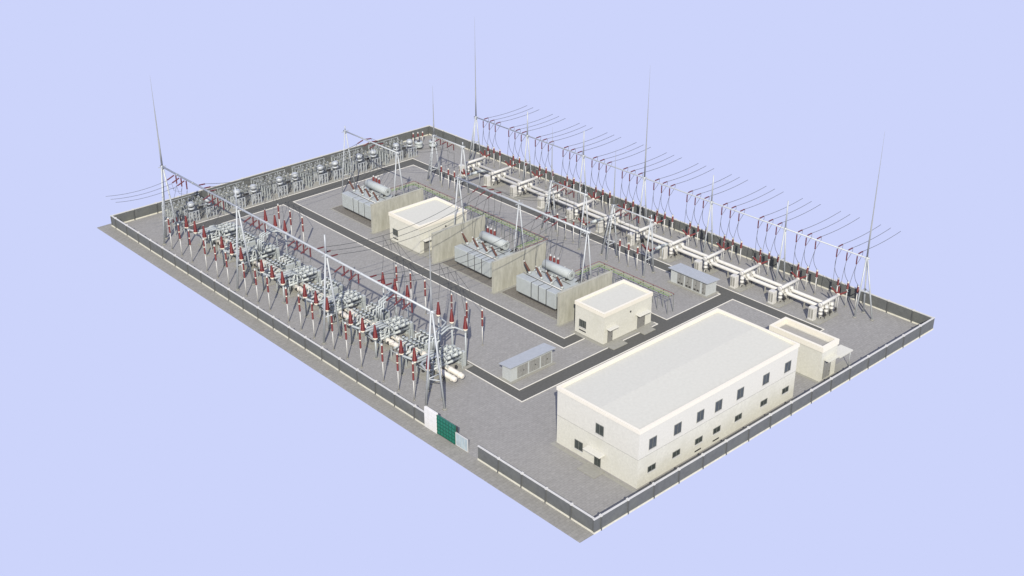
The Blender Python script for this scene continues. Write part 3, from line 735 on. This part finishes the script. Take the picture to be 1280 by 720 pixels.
def cone(t, x, y, z, h=2.45, r=.46):
    MB().m('band').cyl((x, y, z-.25), (x, y, z), r*.9, r*.95, 12).m('red').sheds((x, y, z), (x, y, z+h), r, r*.34, 14, 12).m('steel').cyl((x, y, z+h), (x, y, z+h+.25), .06, n=6).build('bushing', t)
def tri_tubes(mb, pts, r, dy, n=8):
    for k in (-1, 0, 1): mb.tube([(p[0], p[1]+k*dy, p[2]) for p in pts], r, n)
    return mb
def make_core(t, box=False):
    MB().m('pad').box(8.6, 17.9, -2.5, 2.5, .02, .16).build('base_slab', t)
    if not box:
        for y in (-1.35, 0, 1.35):
            m = MB().m('grey').prof((12.4, y, 2.9), (16.15, y, 2.9), [(0, .1), (0, .34), (.03, .36), (.03, .3), (.3, .3), (.3, .36), (.34, .36), (.34, .3), (.72, .3), (.72, .36), (.76, .36), (.76, .3), (.97, .3), (.97, .36), (1, .34), (1, .1)], 14)
            for x in (12.8, 14.1, 15.3): m.cyl((x, y, 3.0), (x, y, 3.42), .15, n=10).cyl((x, y, 3.42), (x, y, 3.55), .21, n=10)
            m.tube([(12.8, y+.3, 3.3), (15.9, y+.3, 3.3)], .09)
            m.build('breaker_tank', t)
            m = MB().m('grey').tank((9.3, y, 1.95), (16.1, y, 1.95), .22, 12, .05)
            for x, z in ((10.0, 3.1), (10.9, 2.7), (11.8, 3.3), (12.9, 2.9)):
                m.cyl((x, y, .9), (x, y, z), .16).prof((x, y, z), (x, y, z+.28), [(0, .16), (0, .24), (1, .24), (1, .1)], 10)
            m.tube([(9.4, y, 2.5), (12.6, y, 2.5)], .13)
            m.build('disconnector', t)
            c = MB().m('grey').bbox(16.35, 17.0, y-.4, y+.4, .16, 2.95, .05).build('cabinet', t)
            MB().m('dark').box(16.36, 16.42, y-.25, y-.05, 2.951, 3.0).build('cabinet_vent', c)
            MB().m('grey').tube([(12.9, y, 3.3), (12.2, y, 3.3), (12.2, y, 3.75), (11.2, y, 3.75), (11.2, y, 3.05), (10.2, y, 3.05), (10.2, y, 3.4), (9.0, y, 3.4), (9.0, y, 2.2)], .14).build('connecting_pipe', t)
    else:
        for y in (-1.5, -.5, .5, 1.5):
            m = MB().m('grey').tube([(16.6, y, 3.1), (14.2, y, 3.1), (14.2, y, 2.4), (12.4, y, 2.4), (12.4, y, 3.2), (10.6, y, 3.2), (10.6, y, 2.2), (9.4, y, 2.2)], .17, 10)
            m.prof((15.4, y, 2.9), (15.4, y, 3.6), [(0, .2), (.75, .2), (.75, .28), (1, .28), (1, .08)], 12)
            m.prof((13.3, y, 2.3), (13.3, y, 3.0), [(0, .18), (.75, .18), (.75, .26), (1, .26), (1, .08)], 12)
            m.prof((11.5, y, 3.1), (11.5, y, 3.7), [(0, .18), (.75, .18), (.75, .26), (1, .26), (1, .08)], 12)
            m.tube([(16.6, y, 1.4), (10.2, y, 1.4)], .2, 10)
            m.build('connecting_pipe', t)
        c = MB().m('grey').bbox(13.4, 15.4, -2.3, -1.85, .16, 2.9, .05).build('cabinet', t)
        for x, z in ((13.9, 1.9), (14.5, 1.2)): MB().m('dark').cyl((x, -2.34, z), (x, -2.29, z), .18).build('gauge', c)
        for y in (-1.2, 1.2): MB().m('grey').bbox(16.5, 17.1, y-.45, y+.45, .16, 2.5, .05).build('cabinet', t)
        for y in (-.6, .6): MB().m('grey').tank((12.8, y, .95), (16.2, y, .95), .3, 12, .06).build('breaker_tank', t)
    for x in (9.2, 12.6, 15.8):
        lg = MB().m('grey')
        for y in (-2.1, 2.1): lg.box(x-.08, x+.08, y-.08, y+.08, .16, 2.1)
        lg.box(x-.07, x+.07, -2.1, 2.1, 1.5, 1.63).build('support_frame', t)
    for i, (x, y) in enumerate(((10.9, -2.2), (12.0, -2.1), (14.3, -2.2), (15.1, 2.2), (11.2, 2.2), (13.6, .6), (9.4, .7))):
        MB().m('dark').bbox(x-.2, x+.2, y-.16, y+.16, .9, 1.45, .04).build('drive_box', t)

def make_line_bay(label):
    t = thing('grey_switchgear_bay', label, 'switchgear', (0, 48.9, 0), 'grey switchgear line bays with red cone bushings')
    make_core(t)
    m = MB().m('bluegrey')
    for k, yy in ((-1, -3.6), (0, 0), (1, 3.6)):
        m2 = [(12.0, k*.75, 3.6), (11.4, k*.75, 3.75), (8.3, k*.75, 3.75)]
        if k: m2 += [(7.6, k*1.3, 3.75), (7.2, yy-.6*k, 3.75), (7.2, yy, 3.85)]
        else: m2 += [(7.2, 0, 3.8)]
        m.tube(m2, .2, 10)
        m.cyl((7.2, yy, 3.6), (7.2, yy, 4.1), .3, n=12)
    m.build('outlet_duct', t)
    for yy in (-3.6, 0, 3.6): cone(t, 7.2, yy, 4.15)
    for yy in (-3.6, 3.6): MB().m('bluegrey').cyl((7.2, yy, .12), (7.2, yy, 3.6), .16).m('pad').box(6.8, 7.6, yy-.4, yy+.4, .003, .14).build('column', t)
    return t
lb = make_line_bay('grey switchgear bay with three front red cones, nearest the gate')
LT = tree(lb)
for k in range(1, 6):
    dup(LT, (0, FYC[k]+.3, 0), 'grey switchgear bay with three front red cones, %s line bay from the gate' % ORD[k])
def make_box_bay(label):
    t = thing('coupler_bay', label, 'switchgear', (0, 56.0, 0), 'grey coupler bays between the line bays')
    make_core(t, True); return t
bb = make_box_bay('grey piped coupler bay with tall cabinet, first gap from the gate')
BT = tree(bb)
for k, y in enumerate((70.4, 84.8, 99.4, 113.9)):
    dup(BT, (0, y, 0), 'grey piped coupler bay with tall cabinet, %s gap from the gate' % ORD[k+1])
# high outlet frames toward the transformers
def make_riser(label):
    t = thing('outlet_riser', label, 'switchgear', (17.15, 51.0, 0), 'high outlet frames toward the transformers')
    m = MB().m('bluegrey')
    for k, yy in ((-1, -3.6), (0, 0), (1, 3.6)):
        pts = [(-4.6, k*.65-1.0, 3.5), (-4.6, k*.65-1.0, 5.6), (-3.9, k*.65-1.0, 5.6), (-3.9, k*.65-.9, 6.5), (-1.4, k*.65, 6.6)]
        if k: pts += [(-.3, k*1.2, 6.6), (0, yy-.5*k, 6.65), (0, yy, 6.8)]
        else: pts += [(0, 0, 6.7)]
        m.tube(pts, .17, 10); m.cyl((0, yy, 6.6), (0, yy, 7.1), .28, n=12)
    m.build('outlet_duct', t)
    for yy in (-3.6, 0, 3.6):
        cone(t, 0, yy, 7.2, 2.4, .44)
        MB().m('bluegrey').cyl((0, yy, .1), (0, yy, 6.6), .15).m('pad').box(-.4, .4, yy-.4, yy+.4, .014, .16).build('column', t)
    return t
rs = make_riser('high grey outlet frame with three red cones near the gate end')
RT = tree(rs)
dup(RT, (17.25, 67.0, 0), 'high grey outlet frame with three red cones, middle of the row')
dup(RT, (17.3, 106.5, 0), 'high grey outlet frame with three red cones at the far left end')
for x, w in ((11.35, 'nearer the front wall'), (12.95, 'nearer the inner road')):
    m = MB().m('cream').tank((x, 43.2, 1.2), (x, 125.2, 1.2), .46, 18)
    y = 44.0
    while y < 125:
        m.m('cream').prof((x, y, 1.2), (x, y+.14, 1.2), [(0, .45), (0, .56), (1, .56), (1, .45)], 18); y += 2.4
    t = tag(m.build('bus_duct'), 'long cream pipe running under the grey switchgear, %s' % w, 'pipe', 'cream main bus pipes of the grey switchgear')
    y = 45.5
    while y < 124: MB().m('pad').box(x-.3, x+.3, y-.15, y+.15, .003, .76).build('support', t); y += 5.2

# ------------------------------------------------------------------ capacitor yard
def make_bank(label):
    t = thing('capacitor_bank', label, 'capacitor bank', (34.0, 134.3, 0), 'capacitor banks along the far left wall')
    MB().m('pad').box(-1.9, 8.6, -.3, 8.0, .004, .08).build('base_slab', t)
    for x0 in (2.6, 6.8):       # drum reactors on legs
        for dy in (0.1, 2.2):
            m = MB().m('steel')
            for dx in (-1.15, -.35, .45, 1.15): m.box(x0+dx-.11, x0+dx+.11, dy-.1, dy+.1, .08, 2.35)
            m.box(x0-1.3, x0+1.3, dy-.06, dy+.06, 2.36, 2.5)
            m.cyl((x0-1.1, dy, .4), (x0-.35, dy, 2.3), .05, n=6).cyl((x0-1.1, dy, 2.3), (x0-.35, dy, .4), .05, n=6)
            m.build('stand', t)
        m = MB().m('dark').cyl((x0, 1.15, 2.45), (x0, 1.15, 4.3), .42, n=14)
        for z, h in ((2.75, .38), (3.45, .75)):
            m.m('steel').prof((x0, 1.15, z), (x0, 1.15, z+h), [(0, .4), (0, .74), (.5, .77), (.95, .74), (1, .66), (1, .4)], 18)
        m.m('steel').prof((x0, 1.15, 4.2), (x0, 1.15, 4.34), [(0, .66), (1, .5)], 18)
        m.build('reactor_drum', t)
    for k in range(4): MB().m('dark').bbox(4.3+k*.3-.1, 4.3+k*.3+.1, .7, 1.0, 2.5, 3.0, .03).cyl((4.3+k*.3, .85, .08), (4.3+k*.3, .85, 2.52), .05).build('switch', t)
    for yy in range(7):
        m = MB().m('grey'); y = .2+yy*1.1
        for x in (-1.4, -.75): m.box(x-.08, x+.08, y-.08, y+.08, .08, 2.9)
        m.box(-1.5, -.6, y-.06, y+.06, 2.91, 3.02).m('capgrey').bbox(-1.4, -.7, y-.25, y+.25, 3.02, 3.3, .04)
        m.build('capacitor_rack', t)
    for r in range(3):
        for c in range(7):
            m = MB().m('grey'); x = .2+c*1.2; y = 3.9+r*1.5
            m.box(x-.07, x+.07, y-.06, y+.06, .08, 2.25).box(x+.3, x+.42, y-.06, y+.06, .08, 2.25)
            m.m('capgrey').bbox(x-.12, x+.5, y-.3, y+.3, 2.25, 2.65, .05).m('steel').cyl((x+.2, y-.15, 2.65), (x+.2, y-.15, 2.9), .06).cyl((x+.2, y+.15, 2.65), (x+.2, y+.15, 2.9), .06)
            m.build('capacitor_unit', t)
    m = MB().m('grey')
    for x in (-.9, 1.5, 3.9, 6.3, 8.2): m.box(x-.06, x+.06, 7.7, 7.82, .08, 2.9)
    m.box(-.95, 8.25, 7.72, 7.8, 2.91, 3.0)
    m.build('rear_rail', t)
    MB().m('grey').cyl((8.4, 1.0, .08), (8.4, 1.0, 1.5), .06).m('dark').bbox(8.1, 8.5, .6, 1.1, 1.0, 1.6, .03).build('earthing_switch', t)
    return t
cbk = make_bank('grey capacitor bank with two white drums, second full bank from left')
CT = tree(cbk)
for x, w in ((22.9, 'leftmost full bank by the front gantry tower'), (45.2, 'middle bank of the row'), (56.4, 'behind the left transformer gantry'), (67.5, 'rightmost bank near the far corner')):
    dup(CT, (x, 134.3, 0), 'grey capacitor bank with two white drums, %s' % w)
t = copy_tree(CT); t.location = (11.6, 134.6, 0); t['label'] = 'dense grey capacitor bank at the left end behind the outgoing front tower'
for i, (x, y) in enumerate(((79.3, 138.2), (82.4, 136.4))):
    m = MB().m('grey').prof((0, 0, .5), (0, 0, 1.9), [(0, .8), (0, 1.0), (.3, 1.05), (.34, .95), (.64, .95), (.68, 1.05), (1, 1.0), (1, .4)], 20)
    t = thing('air_core_reactor', '%s squat grey reactor drum in the far corner' % ('left', 'right')[i], 'reactor', (x, y, 0), 'squat reactor drums in the far corner')
    m.build('drum', t)
    MB().m('dark').cyl((0, 0, .3), (0, 0, 2.1), .4).cyl((.8, 0, 0), (.8, 0, .5), .1).cyl((-.8, 0, 0), (-.8, 0, .5), .1).cyl((0, .8, 0), (0, .8, .5), .1).build('core', t)
def small_post(lab, x, y):
    return dup(PT, (x, y, -1.6), lab, 'red posts in the far corner')
SP = make_post('short_post_insulator', '', 1.6, 2.7, .1, .2, 1, 'short red posts in the far corner', 7)
ST = tree(SP)
for i, (x, y) in enumerate(((80.6, 142.0), (81.8, 141.6), (83.0, 141.2))):
    lab = 'short post with red top in the far corner, %s one' % PH[i]
    if i == 0: SP.location = (x, y, 0); SP['label'] = lab
    else: dup(ST, (x, y, 0), lab)
t = thing('disconnector_frame', 'small grey disconnector frame beside the left front gantry tower', 'disconnector', (7.4, 131.0, 0))
m = MB().m('grey')
for dx, dy in ((0, 0), (2.2, 0), (0, 1.4), (2.2, 1.4)): m.box(dx-.07, dx+.07, dy-.07, dy+.07, 0, 2.6)
m.box(-.1, 2.3, -.08, .08, 2.6, 2.75).box(-.1, 2.3, 1.32, 1.48, 2.6, 2.75).build('frame', t)
for i in range(3): MB().m('darkred').sheds((.3+i*.85, .7, 2.7), (.3+i*.85, .7, 3.8), .16, .13, 7).build('insulator', t)
MB().m('grey').box(.1, 2.2, .5, .9, 2.6, 2.7).build('crossbar', t)

# ------------------------------------------------------------------ sky, sun, camera
w = bpy.data.worlds.new('World'); S.world = w; w.use_nodes = True
bg = w.node_tree.nodes['Background']
bg.inputs['Color'].default_value = (0.604, 0.658, 0.965, 1); bg.inputs['Strength'].default_value = 0.732
sd = Vector((1.013, 1.068, -1.0)).normalized()
ld = bpy.data.lights.new('sun', 'SUN'); ld.energy = 5.0; ld.angle = R(0.5); ld.color = (1.0, 0.93, 0.80)
lo = bpy.data.objects.new('sun', ld); COL.objects.link(lo); lo.rotation_euler = sd.to_track_quat('-Z', 'Y').to_euler()
lo.location = (-50, -50, 60)

cam = bpy.data.cameras.new('camera'); co = bpy.data.objects.new('camera', cam); COL.objects.link(co)
cam.sensor_width = 36; cam.lens = 36*1540.76/1280; cam.clip_start = 1; cam.clip_end = 2000
yaw, pit = R(47.5025651), R(26.3998683)
f = Vector((math.cos(yaw)*math.cos(pit), math.sin(yaw)*math.cos(pit), -math.sin(pit)))
co.location = (-101.772, -94.122, 106.598); co.rotation_euler = f.to_track_quat('-Z', 'Y').to_euler()
S.camera = co
S.render.resolution_x = 1024; S.render.resolution_y = 576
S.view_settings.view_transform = 'Standard'; S.view_settings.look = 'None'; S.view_settings.gamma = 1; S.view_settings.exposure = 0.45
S.view_settings.use_curve_mapping = False
